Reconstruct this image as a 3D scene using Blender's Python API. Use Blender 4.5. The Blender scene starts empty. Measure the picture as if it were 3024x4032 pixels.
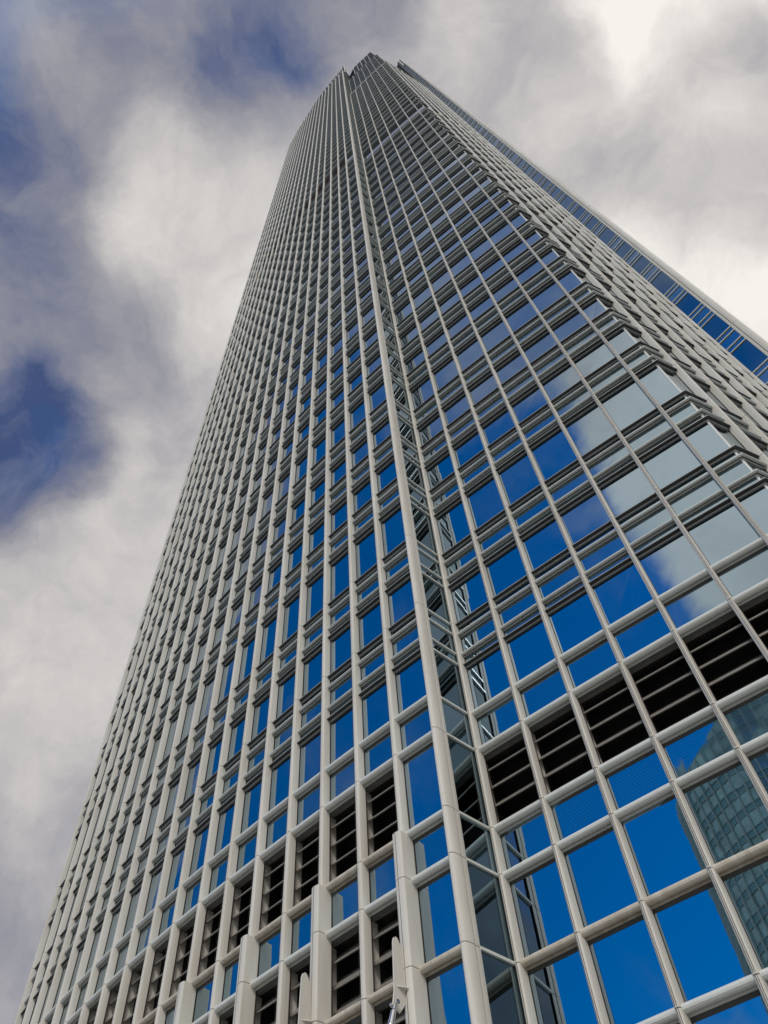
import bpy, math, random
import numpy as np
from mathutils import Matrix, Vector
random.seed(7); rng = np.random.default_rng(7)
sc = bpy.context.scene
EYE = 1.6                                   # eye height above the pavement; all heights H below are above the eye
F = 3165.4; CX, CY = 1512., 2016.           # focal length / centre in photo pixels

# ------------------------------------------------------------------ camera
R_ = (0.99495492, 0.100323, 0.0)
H_ = (0.08476476, -0.84065584, -0.53489503)
U_ = (-0.05366227, 0.53219644, -0.84491852)
cd = bpy.data.cameras.new('camera'); cam = bpy.data.objects.new('camera', cd)
sc.collection.objects.link(cam)
cd.sensor_fit = 'VERTICAL'; cd.sensor_height = 36.0; cd.sensor_width = 27.0
cd.lens = 36.0 * F / 4032.0; cd.clip_start = 0.1; cd.clip_end = 6000
M = Matrix((R_, H_, U_)).to_4x4(); M.translation = Vector((0, 0, EYE)); cam.matrix_world = M
sc.camera = cam
def cam_dir(px, py):                        # direction in the world of a photo pixel (used to aim the clouds)
    d = Vector((px - CX, -(py - CY), -F)).normalized()
    return Vector((d.dot(Vector(R_)), d.dot(Vector(H_)), d.dot(Vector(U_))))
def project(x, y, z):
    v = [x * R_[i] + y * H_[i] + (z - EYE) * U_[i] for i in range(3)]
    if v[2] > -0.1: return None
    return (CX + F * v[0] / -v[2], CY - F * v[1] / -v[2])

# ------------------------------------------------------------------ colour management
sc.view_settings.view_transform = 'Standard'; sc.view_settings.look = 'None'
sc.view_settings.gamma = 1.0; sc.view_settings.exposure = 0.0
sc.render.engine = 'CYCLES'
sc.cycles.max_bounces = 8; sc.cycles.glossy_bounces = 5; sc.cycles.diffuse_bounces = 3
sc.cycles.sample_clamp_indirect = 4.0

# ------------------------------------------------------------------ sun and sky
SUN_AZ, SUN_EL = math.radians(190), math.radians(43)
sl = bpy.data.lights.new('sun', 'SUN'); so = bpy.data.objects.new('sun', sl); sc.collection.objects.link(so)
sl.energy = 1.75; sl.angle = math.radians(14); sl.color = (1.0, 0.96, 0.90)
sd = Vector((math.sin(SUN_AZ) * math.cos(SUN_EL), math.cos(SUN_AZ) * math.cos(SUN_EL), math.sin(SUN_EL)))
so.rotation_euler = sd.to_track_quat('Z', 'Y').to_euler()

w = bpy.data.worlds.new('World'); sc.world = w; w.use_nodes = True
nt = w.node_tree; nt.nodes.clear(); N = nt.nodes.new; L = nt.links.new
def wmath(op, a, b=None, clamp=False):
    n = N('ShaderNodeMath'); n.operation = op; n.use_clamp = clamp
    for i, v in enumerate((a, b)):
        if v is None: continue
        if isinstance(v, (int, float)): n.inputs[i].default_value = v
        else: L(v, n.inputs[i])
    return n.outputs[0]
def wnoise(vec, scale, detail, rough, dist=0.0):
    n = N('ShaderNodeTexNoise'); n.inputs['Scale'].default_value = scale; n.inputs['Detail'].default_value = detail
    n.inputs['Roughness'].default_value = rough; n.inputs['Distortion'].default_value = dist; L(vec, n.inputs['Vector']); return n
out = N('ShaderNodeOutputWorld'); bg = N('ShaderNodeBackground'); L(bg.outputs[0], out.inputs[0])
bg.inputs['Strength'].default_value = 0.1
sky = N('ShaderNodeTexSky'); sky.sky_type = 'NISHITA'; sky.sun_disc = False
sky.sun_elevation = SUN_EL; sky.sun_rotation = SUN_AZ
sky.air_density = 1.0; sky.dust_density = 0.2; sky.ozone_density = 3.0
hs = N('ShaderNodeHueSaturation'); hs.inputs['Saturation'].default_value = 1.58; hs.inputs['Value'].default_value = 1.4
L(sky.outputs[0], hs.inputs['Color'])
tc = N('ShaderNodeTexCoord'); D = tc.outputs['Generated']
# warped direction, so that no cloud edge is a clean circle
wn = wnoise(D, 3.2, 6, 0.55)
wsub = N('ShaderNodeVectorMath'); wsub.operation = 'SUBTRACT'; L(wn.outputs['Color'], wsub.inputs[0]); wsub.inputs[1].default_value = (.5, .5, .5)
wscl = N('ShaderNodeVectorMath'); wscl.operation = 'SCALE'; L(wsub.outputs[0], wscl.inputs[0]); wscl.inputs['Scale'].default_value = 0.24
wadd = N('ShaderNodeVectorMath'); wadd.operation = 'ADD'; L(D, wadd.inputs[0]); L(wscl.outputs[0], wadd.inputs[1])
wnrm = N('ShaderNodeVectorMath'); wnrm.operation = 'NORMALIZE'; L(wadd.outputs[0], wnrm.inputs[0]); W = wnrm.outputs[0]
def blob(c, r_in, r_out, amp, vec=None):    # smooth cap of the sky around direction c
    c = Vector(c).normalized()
    dp = N('ShaderNodeVectorMath'); dp.operation = 'DOT_PRODUCT'; L(vec or W, dp.inputs[0]); dp.inputs[1].default_value = c
    mr = N('ShaderNodeMapRange'); mr.interpolation_type = 'SMOOTHERSTEP'
    mr.inputs['From Min'].default_value = math.cos(math.radians(r_out)); mr.inputs['From Max'].default_value = math.cos(math.radians(r_in))
    mr.inputs['To Max'].default_value = amp; L(dp.outputs['Value'], mr.inputs['Value']); return mr.outputs[0]
def azel(a, e):
    a, e = math.radians(a), math.radians(e); return (math.sin(a) * math.cos(e), math.cos(a) * math.cos(e), math.sin(e))
cover = wmath('ADD', 0.78, wmath('MULTIPLY', wmath('SUBTRACT', wnoise(W, 2.3, 12, 0.62, .15).outputs['Fac'], 0.5), 1.0))
BLUE = [(azel(-104, 26), 18, 42, 1.3), (azel(-132, 38), 12, 26, 1.15), (azel(-98, 54), 6, 20, .34), (azel(-128, 64), 8, 24, .46),
        (cam_dir(-40, 1850), 1.0, 7, .46), (cam_dir(-20, 620), 1, 9, .04), (cam_dir(880, 120), 2, 9, .06), (cam_dir(1010, 460), 1, 6, .03),
        (cam_dir(20, 60), 3, 10, .0), (cam_dir(1400, 40), 2, 9, .12), (azel(100, 40), 8, 30, .5)]
for b in BLUE: cover = wmath('SUBTRACT', cover, blob(*b))
for b in [(azel(-157, 50), 7, 15, 1.2), (azel(-60, 40), 5, 25, .4)]: cover = wmath('ADD', cover, blob(*b))
sepz = N('ShaderNodeSeparateXYZ'); L(D, sepz.inputs[0])          # unseen pale cloud bank, added low down to light the facade
low = N('ShaderNodeMapRange'); low.interpolation_type = 'SMOOTHSTEP'; low.inputs['From Min'].default_value = .36; low.inputs['From Max'].default_value = .16
L(sepz.outputs[2], low.inputs['Value']); cover = wmath('ADD', cover, wmath('MULTIPLY', low.outputs[0], 2.2))
cov = N('ShaderNodeMapRange'); cov.interpolation_type = 'SMOOTHSTEP'; cov.inputs['From Min'].default_value = 0.08; cov.inputs['From Max'].default_value = 0.68
L(cover, cov.inputs['Value'])
# cloud tone: thick grey bellies and bright thin places
tone = wmath('MULTIPLY', wmath('SUBTRACT', wnoise(W, 3.4, 10, 0.6, .15).outputs['Fac'], 0.5), 0.9)
tone = wmath('ADD', tone, 0.47)
tone = wmath('ADD', tone, wmath('MULTIPLY', wmath('SUBTRACT', wnoise(W, 9.0, 12, 0.68, .35).outputs['Fac'], 0.5), 0.42))
for b in [(cam_dir(2980, 1080), 2, 13, .58), (cam_dir(2800, 60), 1, 10, .52), (cam_dir(2050, 250), 2, 9, .12), (cam_dir(2050, 450), 3, 14, .16), (cam_dir(950, 900), 3, 11, .20),
          (cam_dir(2900, 620), 2, 8, -.16), (cam_dir(350, 2500), 4, 16, .05), (cam_dir(100, 3600), 5, 15, -.03), (cam_dir(500, 2200), 3, 14, .10), (cam_dir(1700, 250), 2, 9, -.08), (cam_dir(2850, 520), 2, 9, -.22), (cam_dir(2250, 500), 3, 10, -.10), (azel(-157, 50), 5, 18, .42), (azel(166, 55), 8, 26, .30), (azel(-130, 70), 5, 25, .10), (cam_dir(-20, 1850), 2, 9, -.52), (cam_dir(820, 100), 1, 10, -.26), (cam_dir(1010, 480), 1, 7, -.12), (cam_dir(-20, 620), 1, 9, -.26), (cam_dir(60, 1150), 1, 7, -.14), (cam_dir(20, 60), 2, 9, -.18), (cam_dir(1380, 60), 1, 8, -.18), (azel(-66, 43), 4, 16, .1), (cam_dir(300, 1350), 2, 7, -.08)]:
    tone = wmath('ADD', tone, blob(*b))
tone = wmath('ADD', tone, wmath('MULTIPLY', low.outputs[0], .55))
cr = N('ShaderNodeValToRGB'); L(tone, cr.inputs[0]); e = cr.color_ramp.elements
e[0].position = 0.0; e[0].color = (.055, .085, .20, 1)
e[1].position = 1.0; e[1].color = (9.3/10, 8.9/10, 8.4/10, 1)
for p, c in ((.12, (.13, .155, .26, 1)), (.3, (.26, .265, .32, 1)), (.5, (.42, .41, .43, 1)), (.75, (.66, .63, .61, 1))):
    k = e.new(p); k.color = c
cs = N('ShaderNodeVectorMath'); cs.operation = 'SCALE'; L(cr.outputs[0], cs.inputs[0]); cs.inputs['Scale'].default_value = 10.0
wisp = N('ShaderNodeMapRange'); wisp.interpolation_type = 'SMOOTHSTEP'; wisp.inputs['From Min'].default_value = .50; wisp.inputs['From Max'].default_value = .80
wisp.inputs['To Max'].default_value = .42; L(wnoise(W, 4.2, 10, .58, .3).outputs['Fac'], wisp.inputs['Value'])
covm = wmath('MAXIMUM', cov.outputs[0], wisp.outputs[0])
mx = N('ShaderNodeMix'); mx.data_type = 'RGBA'; L(covm, mx.inputs['Factor']); L(hs.outputs[0], mx.inputs['A']); L(cs.outputs[0], mx.inputs['B'])
L(mx.outputs['Result'], bg.inputs['Color'])

# ------------------------------------------------------------------ materials
def mat(name, col, rough=0.5, metal=0.0, spec=0.5, var=0.0, vscale=1.0, streak=0.0, bump=0.0, bscale=1.0, dark=0.0):
    m = bpy.data.materials.new(name); m.use_nodes = True; t = m.node_tree; b = t.nodes['Principled BSDF']
    b.inputs['Base Color'].default_value = (*col, 1); b.inputs['Roughness'].default_value = rough
    b.inputs['Metallic'].default_value = metal; b.inputs['Specular IOR Level'].default_value = spec
    g = t.nodes.new('ShaderNodeNewGeometry')
    if var or streak:
        mp = t.nodes.new('ShaderNodeMapping'); t.links.new(g.outputs['Position'], mp.inputs[0])
        mp.inputs['Scale'].default_value = (vscale, vscale, vscale * (0.12 if streak else 1))
        n = t.nodes.new('ShaderNodeTexNoise'); n.inputs['Scale'].default_value = 1.0; n.inputs['Detail'].default_value = 6; n.inputs['Roughness'].default_value = .6
        t.links.new(mp.outputs[0], n.inputs['Vector'])
        r = t.nodes.new('ShaderNodeValToRGB'); t.links.new(n.outputs['Fac'], r.inputs[0])
        a = max(var, streak); r.color_ramp.elements[0].position = .3; r.color_ramp.elements[1].position = .62
        r.color_ramp.elements[0].color = tuple(c * (1 - a * k) for c, k in zip(col, (1, 1.12, 1.35))) + (1,)
        r.color_ramp.elements[1].color = (*col, 1); t.links.new(r.outputs[0], b.inputs['Base Color'])
        rr = t.nodes.new('ShaderNodeMapRange'); rr.inputs['To Min'].default_value = rough + .12; rr.inputs['To Max'].default_value = max(.03, rough - .06)
        t.links.new(n.outputs['Fac'], rr.inputs['Value']); t.links.new(rr.outputs[0], b.inputs['Roughness'])
    if bump:
        n = t.nodes.new('ShaderNodeTexNoise'); n.inputs['Scale'].default_value = bscale; n.inputs['Detail'].default_value = 1.5
        t.links.new(g.outputs['Position'], n.inputs['Vector'])
        bp = t.nodes.new('ShaderNodeBump'); bp.inputs['Strength'].default_value = 1.0; bp.inputs['Distance'].default_value = bump
        t.links.new(n.outputs['Fac'], bp.inputs['Height']); t.links.new(bp.outputs[0], b.inputs['Normal'])
    return m
M_COL = mat('cream_painted_aluminium', (.70, .68, .625), .58, spec=.25, streak=.15, vscale=2.0)
M_BAR = mat('pale_grey_green_aluminium', (.68, .70, .66), .26, spec=.6, var=.08, vscale=3.0)
M_RAIL = mat('grey_green_upper_rail_metal', (.60, .63, .60), .26, spec=.7, var=.12, vscale=3.0)
M_THIN = mat('dull_grey_sunshade_metal', (.36, .365, .355), .35, spec=.5, var=.12, vscale=3.0)
M_STAIN = mat('rust_stained_cream_aluminium', (.60, .55, .46), .45, streak=.25, vscale=5.0)
M_GAP = mat('dark_joint_gasket', (.035, .022, .016), .8)
M_RAIL_SHADE = mat('painted_rail_shade', (.06, .062, .058), .5, spec=.3)  # shade and dark reflection under the rails, put into the colour
M_LOUV = mat('grey_brown_louvre_metal', (.24, .225, .20), .5, var=.2, vscale=4)
M_VOID = mat('painted_dark_void', (.018, .016, .015), .9)  # near-black colour standing in for unlit depth
M_STEEL = mat('polished_stainless_steel', (.62, .62, .62), .22, metal=1.0)
M_GLASS = mat('blue_reflective_window_glass', (.30, .39, .46), .015, metal=1.0, bump=.0012, bscale=.9)
M_RETURN = mat('darker_return_glass', (.18, .25, .29), .02, metal=1.0, bump=.0012, bscale=.9)  # darker base colour than the window glass
M_CROWN = mat('dark_louvred_crown_panel', (.13, .15, .165), .4, var=.2, vscale=.5)
def frit_mat():
    m = mat('fritted_spandrel_glass', (.28, .37, .43), .03, metal=1.0, bump=.0010, bscale=.9)
    t = m.node_tree; b = t.nodes['Principled BSDF']; o = [n for n in t.nodes if n.type == 'OUTPUT_MATERIAL'][0]
    uv = t.nodes.new('ShaderNodeUVMap'); sep = t.nodes.new('ShaderNodeSeparateXYZ'); t.links.new(uv.outputs[0], sep.inputs[0])
    def mth(op, a, b2=None):
        n = t.nodes.new('ShaderNodeMath'); n.operation = op
        for i, v in enumerate((a, b2)):
            if v is None: continue
            if isinstance(v, (int, float)): n.inputs[i].default_value = v
            else: t.links.new(v, n.inputs[i])
        return n.outputs[0]
    P = 1 / .085
    u = mth('MULTIPLY', sep.outputs[0], P); v = mth('MULTIPLY', sep.outputs[1], P)
    row = mth('FLOOR', v); u = mth('ADD', u, mth('MULTIPLY', mth('MODULO', row, 2.0), .5))
    fu = mth('SUBTRACT', mth('FRACT', u), .5); fv = mth('SUBTRACT', mth('FRACT', v), .5)
    dd = mth('SQRT', mth('ADD', mth('MULTIPLY', fu, fu), mth('MULTIPLY', fv, fv)))
    dot = mth('MULTIPLY', mth('LESS_THAN', dd, .24), .05)
    df = t.nodes.new('ShaderNodeBsdfDiffuse'); df.inputs[0].default_value = (.30, .38, .40, 1)
    ms = t.nodes.new('ShaderNodeMixShader'); t.links.new(dot, ms.inputs[0]); t.links.new(b.outputs[0], ms.inputs[1]); t.links.new(df.outputs[0], ms.inputs[2])
    t.links.new(ms.outputs[0], o.inputs[0]); return m
M_FRIT = frit_mat()

# ------------------------------------------------------------------ mesh helper
class MB:
    def __init__(s): s.v = []; s.f = []; s.m = []; s.uv = []
    def face(s, pts, mi=0, uv=None, flip=False):
        b = len(s.v); s.v += [tuple(p) for p in pts]; ids = list(range(b, b + len(pts)))
        uvs = uv or [(0, 0)] * len(pts)
        if flip: ids = ids[::-1]; uvs = uvs[::-1]
        s.f.append(ids); s.m.append(mi); s.uv.append(uvs)
    def loft(s, A, B, mi=0, caps=True, closed=True, em=None):      # two rings of the same length
        n = len(A); b = len(s.v); s.v += [tuple(p) for p in A] + [tuple(p) for p in B]
        for i in range(n if closed else n - 1):
            j = (i + 1) % n; s.f.append([b + i, b + j, b + n + j, b + n + i]); s.m.append(em[i] if em else mi); s.uv.append([(0, 0)] * 4)
        if caps:
            s.f.append(list(range(b, b + n))[::-1]); s.m.append(mi); s.uv.append([(0, 0)] * n)
            s.f.append(list(range(b + n, b + 2 * n))); s.m.append(mi); s.uv.append([(0, 0)] * n)
    def build(s, name, mats, parent=None, fix=True):
        me = bpy.data.meshes.new(name); me.from_pydata(s.v, [], s.f)
        for m in mats: me.materials.append(m)
        me.polygons.foreach_set('material_index', s.m)
        ul = me.uv_layers.new(name='UVMap'); flat = [c for f in s.uv for p in f for c in p]; ul.data.foreach_set('uv', flat)
        me.update()
        o = bpy.data.objects.new(name, me); sc.collection.objects.link(o)
        if parent: o.parent = parent
        return o
def tag(o, label=None, cat=None, group=None, kind=None):
    for k, v in (('label', label), ('category', cat), ('group', group), ('kind', kind)):
        if v: o[k] = v
    return o

# ------------------------------------------------------------------ plan of the tower (metres, camera at the origin)
def arc(p, a, k, s, n):
    x, y = p
    for i in range(n): aa = a + k * (i + .5); x += s * math.cos(aa); y += s * math.sin(aa)
    return Vector((x, y))
rad = math.radians
E0 = Vector((0.69, 17.03))
F1 = [arc(E0, rad(141.888), rad(-.7834), 1.5, n) for n in range(0, 19)]         # column positions, right to left
G = [arc((1.84, 18.02), rad(-37.22), rad(.8825), 1.5963, n) for n in range(0, 8)] # recessed corner bays, left to right
CORN = G[6].lerp(G[7], 0.72)
MA = rad(89.35); MD = Vector((math.cos(MA), math.sin(MA)))
def mirror(p):
    d = Vector((p[0], p[1])) - CORN; m = 2 * d.dot(MD) * MD - d; return CORN + m
ident = lambda p: Vector((p[0], p[1]))

J = [3.4, 5.3, 7.38, 9.48, 11.60, 12.91, 15.48, 20.93, 25.0, 29.8]              # heights of the column joints
pat = [4.08, 4.05, 4.75, 4.15, 4.25, 4.85]; i = 0
while J[-1] < 322: J.append(J[-1] + pat[i % 6]); i += 1
H_C, H_B = 12.91, 15.48
H0, H1, H2 = 213.0, 266.0, 308.0            # ledge, first and second tier of the crown
HF = 283.0                                  # top of the wide face's front columns
def near(h): return min(range(len(J)), key=lambda k: abs(J[k] - h))
K0, K1, K2, KF = near(H0), near(H1), near(H2), near(HF)
H0, H1, H2, HF = J[K0], J[K1], J[K2], J[KF]
KM = near(118)                               # plant floor half way up

tower = bpy.data.objects.new('office_tower', None); sc.collection.objects.link(tower)
tower.location = (CORN.x, CORN.y + 25, 0)
bpy.context.view_layer.update()
PINV = Matrix.Translation(-tower.location)
def part(mb, name, mats, label=None, kind=None, parent=None):
    o = mb.build(name, mats, parent or tower); 
    if parent is None: o.matrix_parent_inverse = PINV
    return tag(o, label=label, kind=kind)

def frame(T, a, b, out_sign=None):
    """unit tangent and outward normal of the chord a->b in mapped plan; outward points to the camera side"""
    A, B = T(a), T(b); t = (B - A).normalized(); n = Vector((t.y, -t.x))
    return A, B, t, n
# z helper
Z = lambda h: h + EYE
def thick(c, r, zc, r2=None):      # bull-nosed rail: nose, web, glazing strip, lip painted as a dark reflection; closed profile in (n, z)
    pts = []; zb = zc - r - .025; gk = .10 if r > .08 else .03; wb = .03 if r > .08 else .012
    for k in range(9):
        a = math.radians(-140 + 230 * k / 8); pts.append((c + r * math.cos(a), zc + r * math.sin(a)))
    pts += [(c - .02, zc + min(.05, r - .005)), (-.285, zc + min(.05, r - .005)), (-.285, zb - gk), (-.276, zb - gk), (-.276, zb), (-.238, zb), (-.238, zc + wb), (c - r * .6, zc + wb)]
    return pts
def thinp(zc):
    return [(-.115, zc - .012), (-.11, zc + .018), (-.285, zc + .018), (-.285, zc - .062), (-.245, zc - .066), (-.228, zc - .04), (-.245, zc - .014)]
def slim(zc, r=.03):
    return [(-.215, zc - r), (-.215, zc + r), (-.285, zc + r), (-.285, zc - r)]
def rail(mb, A, B, n, prof, mi=0, nB=None):
    nB = nB or n
    em = None
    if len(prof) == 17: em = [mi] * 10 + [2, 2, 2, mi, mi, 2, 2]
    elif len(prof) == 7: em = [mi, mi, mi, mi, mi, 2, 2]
    mb.loft([(A.x + n.x * q, A.y + n.y * q, Z(z)) for q, z in prof], [(B.x + nB.x * q, B.y + nB.y * q, Z(z)) for q, z in prof], mi, em=em)

quads = {'window': [], 'spandrel_panel': [], 'return_window': []}
rails = []
def clip_area(pts):
    P = [project(*p) for p in pts]
    if any(p is None for p in P): return 0
    def clip(poly, ax, lim, sgn):
        o = []
        for i in range(len(poly)):
            a, b = poly[i - 1], poly[i]; ia = sgn * (a[ax] - lim) >= 0; ib = sgn * (b[ax] - lim) >= 0
            if ia != ib:
                t = (lim - a[ax]) / (b[ax] - a[ax]); o.append((a[0] + t * (b[0] - a[0]), a[1] + t * (b[1] - a[1])))
            if ib: o.append(b)
        return o
    for ax, lim, sg in ((0, 0, 1), (0, 3024, -1), (1, 0, 1), (1, 4032, -1)):
        P = clip(P, ax, lim, sg)
        if len(P) < 3: return 0
    return abs(sum(P[i - 1][0] * P[i][1] - P[i][0] * P[i - 1][1] for i in range(len(P)))) / 2
def pane(kind, A, B, n, z0, z1, d=-.28):
    if z1 - z0 < .03: return
    t = (B - A); Lg = t.length
    if MITRE[0]: B = B + (MITRE[0] - n) * d
    j = rng.normal(0, .0024, 4)
    q = [(A.x + n.x * (d + j[0]), A.y + n.y * (d + j[0]), Z(z0)), (B.x + n.x * (d + j[1]), B.y + n.y * (d + j[1]), Z(z0)),
         (B.x + n.x * (d + j[2]), B.y + n.y * (d + j[2]), Z(z1)), (A.x + n.x * (d + j[3]), A.y + n.y * (d + j[3]), Z(z1))]
    uv = [(0, 0), (Lg, 0), (Lg, z1 - z0), (0, z1 - z0)]
    vis = n.x * (0 - A.x) + n.y * (0 - A.y) > 0
    quads[kind].append((clip_area(q) if vis else 0, q, uv))
MITRE = [None]
def add_rail(A, B, n, prof, stain=0):
    m = MB(); rail(m, A, B, n, prof, stain, MITRE[0])
    z = Z(prof[0][1]); vis = n.x * (0 - A.x) + n.y * (0 - A.y) > 0
    h = .3
    a = clip_area([(A.x, A.y, z), (B.x, B.y, z), (B.x - n.x * h, B.y - n.y * h, z - .1), (A.x - n.x * h, A.y - n.y * h, z - .1)]) if vis else 0
    rails.append((a, m))
louvres = []
def louvre_bay(A, B, n, z0, z1, t):
    m = MB(); D0, D1 = -.28, -1.05
    P = lambda X, q, z: (X.x + n.x * q, X.y + n.y * q, Z(z))
    m.face([P(A, D1, z0), P(B, D1, z0), P(B, D1, z1), P(A, D1, z1)], 1)
    for X in (A, B):
        s = t * (.004 if X is A else -.004); Y = X + s
        m.face([P(Y, D0, z0), P(Y, -.62, z0), P(Y, -.62, z1), P(Y, D0, z1)], 2); m.face([P(Y, -.62, z0), P(Y, D1, z0), P(Y, D1, z1), P(Y, -.62, z1)], 1)
    m.face([P(A, D0, z1), P(B, D0, z1), P(B, -.5, z1), P(A, -.5, z1)], 0); m.face([P(A, -.5, z1), P(B, -.5, z1), P(B, D1, z1), P(A, D1, z1)], 1)  # deep parts of cheeks and soffit: recess shade put into the colour
    m.face([P(A, D0, z0), P(B, D0, z0), P(B, D1, z0), P(A, D1, z0)], 0)
    k = max(2, round((z1 - z0) / .62)); st = (z1 - z0) / k
    for i in range(k):
        zb = z0 + st * i + .12
        pr = [(-.36, zb), (-.36, zb + .035), (-.385, zb + .035), (-.80, zb + st * .80), (-.80, zb + st * .80 - .02), (-.40, zb)]
        m.loft([P(A, q, z) for q, z in pr], [P(B, q, z) for q, z in pr], 0)
    vis = n.x * (0 - A.x) + n.y * (0 - A.y) > 0
    a = clip_area([P(A, D0, z0), P(B, D0, z0), P(B, D0, z1), P(A, D0, z1)]) if vis else 0
    louvres.append((a, m))

def bay(A, B, t, n, kA, kB, kind, offA=.08, offB=.08):
    """one bay of curtain wall from joint level index kA to kB; A,B are the column lines"""
    A2 = A + t * offA; B2 = B + t * offB
    for k in range(kA, kB):
        lo, hi = J[k], J[k + 1]
        wide = kind == 'wide'
        if lo < 11.0:
            big = thick(-.15, .09, lo)
            add_rail(A2, B2, n, big, 0 if lo not in (9.48,) else 1)
            if wide: louvre_bay(A2, B2, n, lo + .09, hi - .13, t)
            else: pane('window', A2, B2, n, lo, hi - .1)
        elif lo == 11.60:
            add_rail(A2, B2, n, thick(-.15, .094, lo)); pane('spandrel_panel', A2, B2, n, lo, hi - .1)
        elif lo == 12.91:
            add_rail(A2, B2, n, thick(-.15, .094, lo), 1 if wide else 0)
            if kind == 'first': pane('window', A2, B2, n, lo, hi - .1)
            else: louvre_bay(A2, B2, n, lo + .09, hi - .13, t)
        else:
            if lo == 15.48:
                add_rail(A2, B2, n, thick(-.15, .097, lo)); add_rail(A2, B2, n, thick(-.15, .09, lo + 1.38))
                pane('spandrel_panel', A2, B2, n, lo, lo + 1.3); vb = lo + 1.36
            else:
                add_rail(A2, B2, n, thinp(lo), 5); vb = lo
            if k in (KM, ):
                if wide: louvre_bay(A2, B2, n, lo + .1, hi - 1.0, t)
                else: pane('window', A2, B2, n, lo, hi)
                continue
            add_rail(A2, B2, n, thick(-.165, .053, hi - .50), 4); add_rail(A2, B2, n, thick(-.165, .053, hi - 1.48), 4); add_rail(A2, B2, n, thinp(hi - 1.98), 5)
            pane('spandrel_panel', A2, B2, n, hi - 1.98, hi - .02); pane('window', A2, B2, n, vb, hi - 2.0)

def column(name, P, t, n, sec, z0, z1, seams=(), joints=True, mats=(M_COL, M_GAP), label=None):
    m = MB(); W = lambda q, z, s=1: (P.x + t.x * q[0] + n.x * q[1], P.y + t.y * q[0] + n.y * q[1], Z(z))
    lv = [z0] + [j for j in J if z0 + .3 < j < z1 - .3] + [z1] if joints else [z0, z1]
    cx = sum(q[0] for q in sec) / len(sec)
    core = [((q[0] - cx) * .9 + cx, q[1] - .012) for q in sec]
    m.loft([W(q, z0 + .02) for q in core], [W(q, z1 - .02) for q in core], 1)
    for a, b in zip(lv[:-1], lv[1:]):
        m.loft([W(q, a + .009) for q in sec], [W(q, b - .009) for q in sec], 0)
        for (q0, q1) in seams:
            m.face([W(q0, a + .02), W(q1, a + .02), W(q1, b - .02), W(q0, b - .02)], 1)
    if name in ('mullion', 'pier'):
        x1 = max(q[0] for q in sec)
        m.loft([W(q, z0) for q in ((x1 - .02, -.30), (x1 + .012, -.30), (x1 + .012, -.262), (x1 - .02, -.262))], [W(q, z1) for q in ((x1 - .02, -.30), (x1 + .012, -.30), (x1 + .012, -.262), (x1 - .02, -.262))], 1)
    return part(m, name, list(mats), label)
def sec_round(w_, d, off=0.0, back=-.31):    # rounded front, from the left tip at t=0
    pts = [(off, back), (off, -.05 + d)]
    for k in range(1, 8):
        a = math.pi - math.pi * k / 8; pts.append((off + w_ / 2 + w_ / 2 * math.cos(a), -.05 + d + .05 * math.sin(a)))
    pts += [(off + w_, -.05 + d), (off + w_ + .015, -.14 + d * .5), (off + w_ + .02, back)]
    return pts

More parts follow.
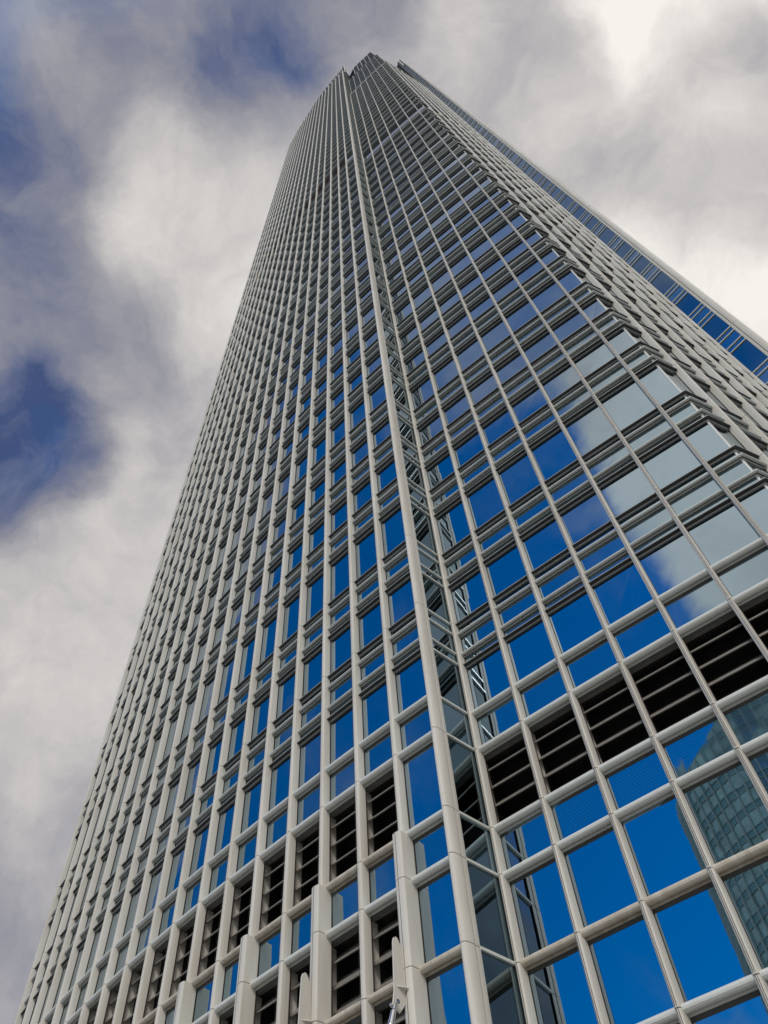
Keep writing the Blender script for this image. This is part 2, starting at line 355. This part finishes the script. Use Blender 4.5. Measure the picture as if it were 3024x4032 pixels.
EDGE_SEC = [(-.02, -.36), (-.01, -.04), (.015, .02), (.05, .045), (.09, .05), (.13, .035), (.16, .0), (.18, -.05), (.195, -.12), (.20, -.20), (.20, -.25), (.15, -.255), (.15, -.287), (.20, -.292), (.205, -.36), (.20, -.44), (.10, -.46)]
SPEC = []
for side, T in (('a', ident), ('b', mirror)):
    fl = 1 if side == 'a' else -1
    def nrm(t):           # outward normal in the mapped plan
        return Vector((t.y, -t.x)) * fl
    # --- wide face: bays between columns i+1 (left) and i (right)
    nb = 18
    for i in range(nb):
        a, b = F1[i + 1], F1[i]; A, B = T(a), T(b); t = (B - A).normalized(); n = nrm(t)
        kind = 'first' if i == 0 or i == nb - 1 else 'wide'
        bay(A, B, t, n, 0, KF, kind)
        # set back crown tier of the wide face
        if 0 <= i < nb:
            s = -n * 0.85; A3, B3 = A + s, B + s
            for k in range(KF, K2):
                for z in (J[k], J[k] + 1.0, J[k] + 2.0, J[k] + 3.0): add_rail(A3, B3, n, thick(-.15, .06, z), 3)
                pane('spandrel_panel', A3, B3, n, J[k], J[k + 1])
    for i in range(nb + 1):
        if i < nb: a, b = F1[i + 1], F1[i]
        else: a, b = F1[i], F1[i - 1]
        t = (T(b) - T(a)).normalized(); n = nrm(t); P = T(F1[i])
        if i == 0:
            tt = (T(F1[0]) - T(F1[1])).normalized()
            column('corner_column', P, tt, n, EDGE_SEC, -EYE, HF + 1.2, seams=(((.018, .0225), (.026, .0285)),), label=None, mats=(M_COL, M_GAP))
            column('corner_column', P - n * .85 + tt * .35, tt, n, sec_round(.22, 0), HF + .1, H2 + 1.5, joints=False)
            continue
        zt = HF + (1.6 if i % 2 == 0 else .4)
        seam = (((-.0015, -.085), (-.0015, -.097)), ((.05, .0495), (.062, .0508)))
        if i % 2 == 1 and i < 18:
            column('pier', P, t, n, sec_round(.29, .20, -.04), -EYE, H_C - .02, seams=((( .075, .1985 + .0015), (.09, .2015)), ((-.0415, .10), (-.0415, .088))))
            column('mullion', P, t, n, sec_round(.165, 0), H_C - .01, zt, seams=seam)
        else:
            column('mullion', P, t, n, sec_round(.165, 0), -EYE, zt, seams=seam)
        column('crown_fin', P - n * .85, t, n, sec_round(.14, 0), HF + .1, H2 + (1.0 if i % 2 else 0.0), joints=False)
    # --- recessed corner bays
    for i in range(7):
        a = G[i]; b = G[i + 1] if i < 6 else CORN
        A, B = T(a), T(b); t = (B - A).normalized(); n = nrm(t)
        if i == 6:                       # rails and panes of both sides meet on the corner's bisector
            bis = Vector((-MD.x, -MD.y)); MITRE[0] = bis / bis.dot(n)
        bay(A, B, t, n, 0, K0, 'corner', offA=.08 if i else -.005, offB=.08 if i < 6 else 0.0)
        add_rail(A, B, n, thick(-.10, .14, H0 - .1)); m = n * -0.75
        for k in range(K0, K1):
            for z in (J[k], J[k] + .75, J[k] + 1.5, J[k] + 2.25, J[k] + 3.0, J[k] + 3.75):
                if z < J[k + 1] - .3: add_rail(A + m, B + m, n, thick(-.15, .06, z), 3)
            pane('spandrel_panel', A + m, B + m, n, J[k], J[k + 1])
    MITRE[0] = None
    for i in range(7):
        a = G[i]; b = G[i + 1]; t = (T(b) - T(a)).normalized(); n = nrm(t)
        column('mullion', T(a), t, n, sec_round(.125, 0), -EYE, H0 + (1.2 if i else -.3), seams=(((-.0015, -.085), (-.0015, -.097)), ((.05, .0495 - .05 + .05), (.062, .0508)), ((.088, .0495), (.098, .0485))))
        column('crown_fin', T(a) - n * .75 + t * .05, t, n, sec_round(.08, 0), H0 + .2, H1 + .8, joints=False)
    # --- return wall between the corner column and the first recessed column
    A = T((1.085, 17.275)); B = T((2.06, 18.28)); t = (B - A).normalized(); n = nrm(t)
    A = A + n * .26; B = B + n * .26
    for k in range(0, K2):
        lo, hi = J[k], J[k + 1]
        lv = [lo] if lo < 15 else ([lo, lo + 1.38] if lo == 15.48 else [lo])
        if lo > 15: lv += [hi - .5, hi - 1.48, hi - 1.98]
        for z in lv: add_rail(A, B, n, [(-.20, z - .035), (-.20, z + .035), (-.27, z + .035), (-.27, z - .035)], 0)
        if lo == 11.60: pane('spandrel_panel', A, B, n, lo, hi, -.26)
        elif lo > 15:
            vb = lo + 1.36 if lo == 15.48 else lo
            if vb > lo: pane('spandrel_panel', A, B, n, lo, vb, -.26)
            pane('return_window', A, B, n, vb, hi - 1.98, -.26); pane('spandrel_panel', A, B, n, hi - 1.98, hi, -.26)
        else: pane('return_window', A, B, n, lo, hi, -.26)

# corner glazing posts (slim, behind the mitred rails)
cm = MB(); d = (T(CORN) - Vector((CORN.x, 60))).normalized(); c = CORN + Vector((0, 1)) * .345
sq = [(c.x - .045, c.y - .01), (c.x, c.y - .04), (c.x + .045, c.y - .01), (c.x + .04, c.y + .05), (c.x - .04, c.y + .05)]
cm.loft([(x, y, Z(-EYE)) for x, y in sq], [(x, y, Z(H0)) for x, y in sq], 0); part(cm, 'corner_post', [M_BAR])

# plates that carry the canopy rods, in front of the first two piers
for i, ztop in ((1, 10.15), (3, 10.6)):
    P = F1[i]; t = (F1[i - 1] - F1[i]).normalized(); n = Vector((t.y, -t.x))
    m = MB(); prof = []
    o0, o1 = .20, .50; zb = ztop - 1.62
    prof = [(o0, zb + .22), (o1 - .10, zb - .02), (o1 + .10, zb + .10), (o1 + .03, zb + .40)]
    prof += [(o1 - .02, ztop - .16), (o1 - .05, ztop - .06), (o1 - .12, ztop - .01), (o1 - .18, ztop - .03), (o0, ztop - .22)]
    f = lambda s: [(P.x + n.x * q + t.x * s, P.y + n.y * q + t.y * s, Z(z)) for q, z in prof]
    m.loft(f(.00), f(.035), 0)
    st = [(.035, .22), (.035, .46), (.16, .22)]
    m.loft([(P.x + t.x * a + n.x * b, P.y + t.y * a + n.y * b, Z(zb + .50)) for a, b in st], [(P.x + t.x * a + n.x * b, P.y + t.y * a + n.y * b, Z(zb + .525)) for a, b in st], 0)
    plate = part(m, 'bracket_plate', [M_COL])
    r = MB()
    def ring(q, z, rad_): return [(P.x + n.x * q + t.x * .017 + (rad_ * math.cos(a)) * t.x + rad_ * math.sin(a) * n.x, P.y + n.y * q + t.y * .017 + rad_ * math.cos(a) * t.y + rad_ * math.sin(a) * n.y, Z(z)) for a in [2 * math.pi * k / 16 for k in range(16)]]
    q0, z0 = o1 + .03, zb + .12
    st = [(0, .035), (-.10, .04), (-.14, .06), (-.42, .075), (-.44, .085), (-.47, .085), (-.48, .07), (-5.5, .07)]
    for (za, ra), (zb2, rb) in zip(st[:-1], st[1:]):
        r.loft(ring(q0 - za * .35, z0 + za, ra), ring(q0 - zb2 * .35, z0 + zb2, rb), 0)
    def pin(s0, s1, rr): 
        f = lambda s: [(P.x + n.x * (q0 + rr * math.cos(a)) + t.x * s, P.y + n.y * (q0 + rr * math.cos(a)) + t.y * s, Z(z0 + .02 + rr * math.sin(a))) for a in [2 * math.pi * k / 12 for k in range(12)]]
        r.loft(f(s0), f(s1), 0)
    pin(-.07, .105, .03); pin(-.085, -.06, .05); pin(.095, .12, .05)
    rod = r.build('tie_rod', [M_STEEL], plate)
    rod.matrix_parent_inverse = (tower.matrix_world @ PINV).inverted() @ Matrix.Identity(4)

# second tier of the crown, set back from both faces: corner at (10.7, 13.9)
for side, T in (('a', ident), ('b', mirror)):
    fl = 1 if side == 'a' else -1
    Q0 = Vector((4.6, 18.1)); Q1 = CORN + Vector((0, 1.9)); m = 5
    Qs = [Q0.lerp(Q1, i / m) for i in range(m + 1)]
    for i in range(m):
        A, B = T(Qs[i]), T(Qs[i + 1]); t = (B - A).normalized(); n = Vector((t.y, -t.x)) * fl
        for k in range(K1 - 2, K2):
            for z in (J[k], J[k] + 1.0, J[k] + 2.0, J[k] + 3.0):
                add_rail(A, B, n, thick(-.15, .06, z), 3)
            pane('spandrel_panel', A, B, n, J[k], J[k + 1])
        column('crown_fin', A, t, n, sec_round(.12, 0), J[K1 - 2], H2 + 1.2, joints=False)
    # return of this tier, and the small wall back to the wide face
    for a, b in ((Vector((3.2, 20.3)), Q0), (Vector((1.35, 18.3)), Vector((3.2, 20.3)))):
        A, B = T(a), T(b); t = (B - A).normalized(); n = Vector((t.y, -t.x)) * fl
        for k in range(K1 - 2, K2):
            pane('spandrel_panel', A, B, n, J[k], J[k + 1])
            for z in (J[k], J[k] + 2.0): add_rail(A, B, n, thick(-.15, .06, z), 3)

# ledges and roof slabs (close the steps of the crown)
def slab(pts, z0, z1, name, mt):
    m = MB(); m.loft([(p.x, p.y, Z(z0)) for p in pts], [(p.x, p.y, Z(z1)) for p in pts], 0); return part(m, name, [mt])
def inset(p, q): return p + Vector((0, 1)) * q
L_led = [G[i] + Vector((.15, .22)) for i in range(7)] + [CORN + Vector((0, .25))]
R_led = [mirror(p) for p in L_led[:-1]][::-1]
slab(L_led + R_led + [Vector((CORN.x + 8, 28)), Vector((CORN.x - 8, 28))], H0 - .05, H0 + .05, 'ledge', M_BAR)
L_2 = [p + Vector((.5, .75)) for p in G[:7]] + [CORN + Vector((0, 1.0))]
slab(L_2 + [mirror(p) for p in L_2[:-1]][::-1] + [Vector((CORN.x + 8, 28)), Vector((CORN.x - 8, 28))], H1 - .05, H1 + .05, 'ledge', M_CROWN)
L_f = [p + Vector((.25, .35)) for p in F1]
far_a, far_b = F1[-1], mirror(F1[-1])
for T in (ident, mirror):
    pts = [T(p + Vector((.3, .4))) for p in F1]; pin_ = [T(p + Vector((1.4, 1.9))) for p in F1][::-1]
    slab(pts + pin_, HF - .05, HF + .05, 'ledge', M_CROWN)
roof = [p + Vector((.8, 1.1)) for p in F1][::-1] + [Vector((3.2, 20.5)), Vector((4.7, 18.3)), CORN + Vector((0, 2.2))]
roof = roof + [mirror(p) for p in roof[:-1]][::-1] + [Vector((CORN.x, 62))]
slab(roof, H2 - .1, H2 + .3, 'roof', M_CROWN)
# dark core inside, so nothing shows through, and plain rear walls
core = [p + Vector((1.3, 1.75)) for p in F1][::-1] + [Vector((3.3, 20.8)), Vector((5.2, 19.3)), CORN + Vector((0, 3.4))]
core = core + [mirror(p) for p in core[:-1]][::-1] + [Vector((CORN.x, 62))]
m = MB(); m.loft([(p.x, p.y, 0) for p in core], [(p.x, p.y, Z(H2) - .2) for p in core], 0); part(m, 'inner_wall', [M_VOID])

# ---- turn the collected pieces into parts: the hundred largest in the photo singly, the rest as one
def emit(items, name, mats, builder, lim=100):
    items.sort(key=lambda q: -q[0])
    for it in items[:lim]:
        mb = MB(); builder(mb, it); part(mb, name, mats)
    if items[lim:]:
        mb = MB()
        for it in items[lim:]: builder(mb, it)
        part(mb, name, mats, kind='stuff')
def bq(mb, it): mb.face(it[1], 0, it[2])
def bm_(mb, it):
    s = it[1]; b = len(mb.v); mb.v += s.v; mb.f += [[i + b for i in f] for f in s.f]; mb.m += s.m; mb.uv += s.uv
emit(quads['window'], 'window', [M_GLASS], bq)
emit(quads['spandrel_panel'], 'spandrel_panel', [M_FRIT], bq)
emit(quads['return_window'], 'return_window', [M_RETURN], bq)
emit(rails, 'transom', [M_BAR, M_STAIN, M_RAIL_SHADE, M_CROWN, M_RAIL, M_THIN], bm_)
emit(louvres, 'louvre_panel', [M_LOUV, M_VOID, M_COL], bm_)
tag(tower, 'very tall cream ribbed glass office tower with stepped notched corner, filling the view upward', 'building')

# ------------------------------------------------------------------ the curved glass tower across the street (seen in the windows)
def curved_tower():
    cx, cy = 7 + 150 * math.sin(rad(-141.5)), 14 + 150 * math.cos(rad(-141.5)); Rr = 30
    root = bpy.data.objects.new('glass_tower', None); sc.collection.objects.link(root); root.location = (cx, cy, 0)
    tag(root, 'curved teal glass tower with pale grid, mirrored in the lower right windows', 'building')
    g = mat('teal_tower_glass', (.58, .90, .92), .10, metal=.75, spec=.8, var=.35, vscale=.35)
    g2 = mat('dark_teal_spandrel_glass', (.24, .50, .55), .2, metal=.5, spec=.8)
    gr = mat('pale_teal_grid_metal', (.6, .74, .74), .5)
    NS = 88; H = 108; fh = 3.9; nf = int(H / fh)
    wall = MB(); band = MB(); grid = MB()
    pt = lambda a, r, z: (r * math.cos(a), r * math.sin(a), z)
    for s in range(NS):
        a0, a1 = 2 * math.pi * s / NS, 2 * math.pi * (s + 1) / NS
        top = H + 4 * (math.cos(a0 - 1.1) > .2) + 5 * (math.cos(a0 - .9) > .93) - 5 * (math.cos(a0 - 1.35) > .985)
        for f_ in range(int(top / fh)):
            z0 = f_ * fh; jj = rng.normal(0, .05, 2)
            (wall).face([pt(a0, Rr + jj[0], z0 + 1.3), pt(a1, Rr + jj[1], z0 + 1.3), pt(a1, Rr + jj[1], z0 + fh), pt(a0, Rr + jj[0], z0 + fh)])
            band.face([pt(a0, Rr + .06, z0), pt(a1, Rr + .06, z0), pt(a1, Rr + .06, z0 + 1.3), pt(a0, Rr + .06, z0 + 1.3)])
            for z in (z0, z0 + 1.3): grid.loft([pt(a0, Rr - .1, z), pt(a0, Rr + .22, z), pt(a0, Rr + .22, z + .12), pt(a0, Rr - .1, z + .12)], [pt(a1, Rr - .1, z), pt(a1, Rr + .22, z), pt(a1, Rr + .22, z + .12), pt(a1, Rr - .1, z + .12)], 0, caps=False)
        r_ = .35 if s % 8 == 0 else .12; top = int(top / fh) * fh + .4
        grid.loft([pt(a0 - r_ / Rr, Rr, 0), pt(a0 + r_ / Rr, Rr, 0), pt(a0 + r_ / Rr, Rr + .3 + r_, 0), pt(a0 - r_ / Rr, Rr + .3 + r_, 0)],
                  [pt(a0 - r_ / Rr, Rr, top), pt(a0 + r_ / Rr, Rr, top), pt(a0 + r_ / Rr, Rr + .3 + r_, top), pt(a0 - r_ / Rr, Rr + .3 + r_, top)], 0)
    wall.build('window_wall', [g], root); band.build('spandrel_band', [g2], root); grid.build('facade_grid', [gr], root)
    rf = MB(); rf.loft([pt(2 * math.pi * s / NS, Rr - .3, 0) for s in range(NS)], [pt(2 * math.pi * s / NS, Rr - .3, H - 1) for s in range(NS)], 0); rf.build('roof', [g2], root)
curved_tower()

# ------------------------------------------------------------------ ground
def sheet(name, x0, y0, x1, y1, z, m):
    b = MB(); b.face([(x0, y0, z), (x1, y0, z), (x1, y1, z), (x0, y1, z)]); o = b.build(name, [m]); o['kind'] = 'structure'; return o
sheet('ground', -3000, -3000, 3000, 3000, -.02, mat('grey_asphalt_ground', (.07, .07, .07), .85, var=.3, vscale=.05))
sheet('pavement', -90, -25, 90, 90, 0.0, mat('granite_pavement', (.40, .385, .36), .7, var=.25, vscale=.8))
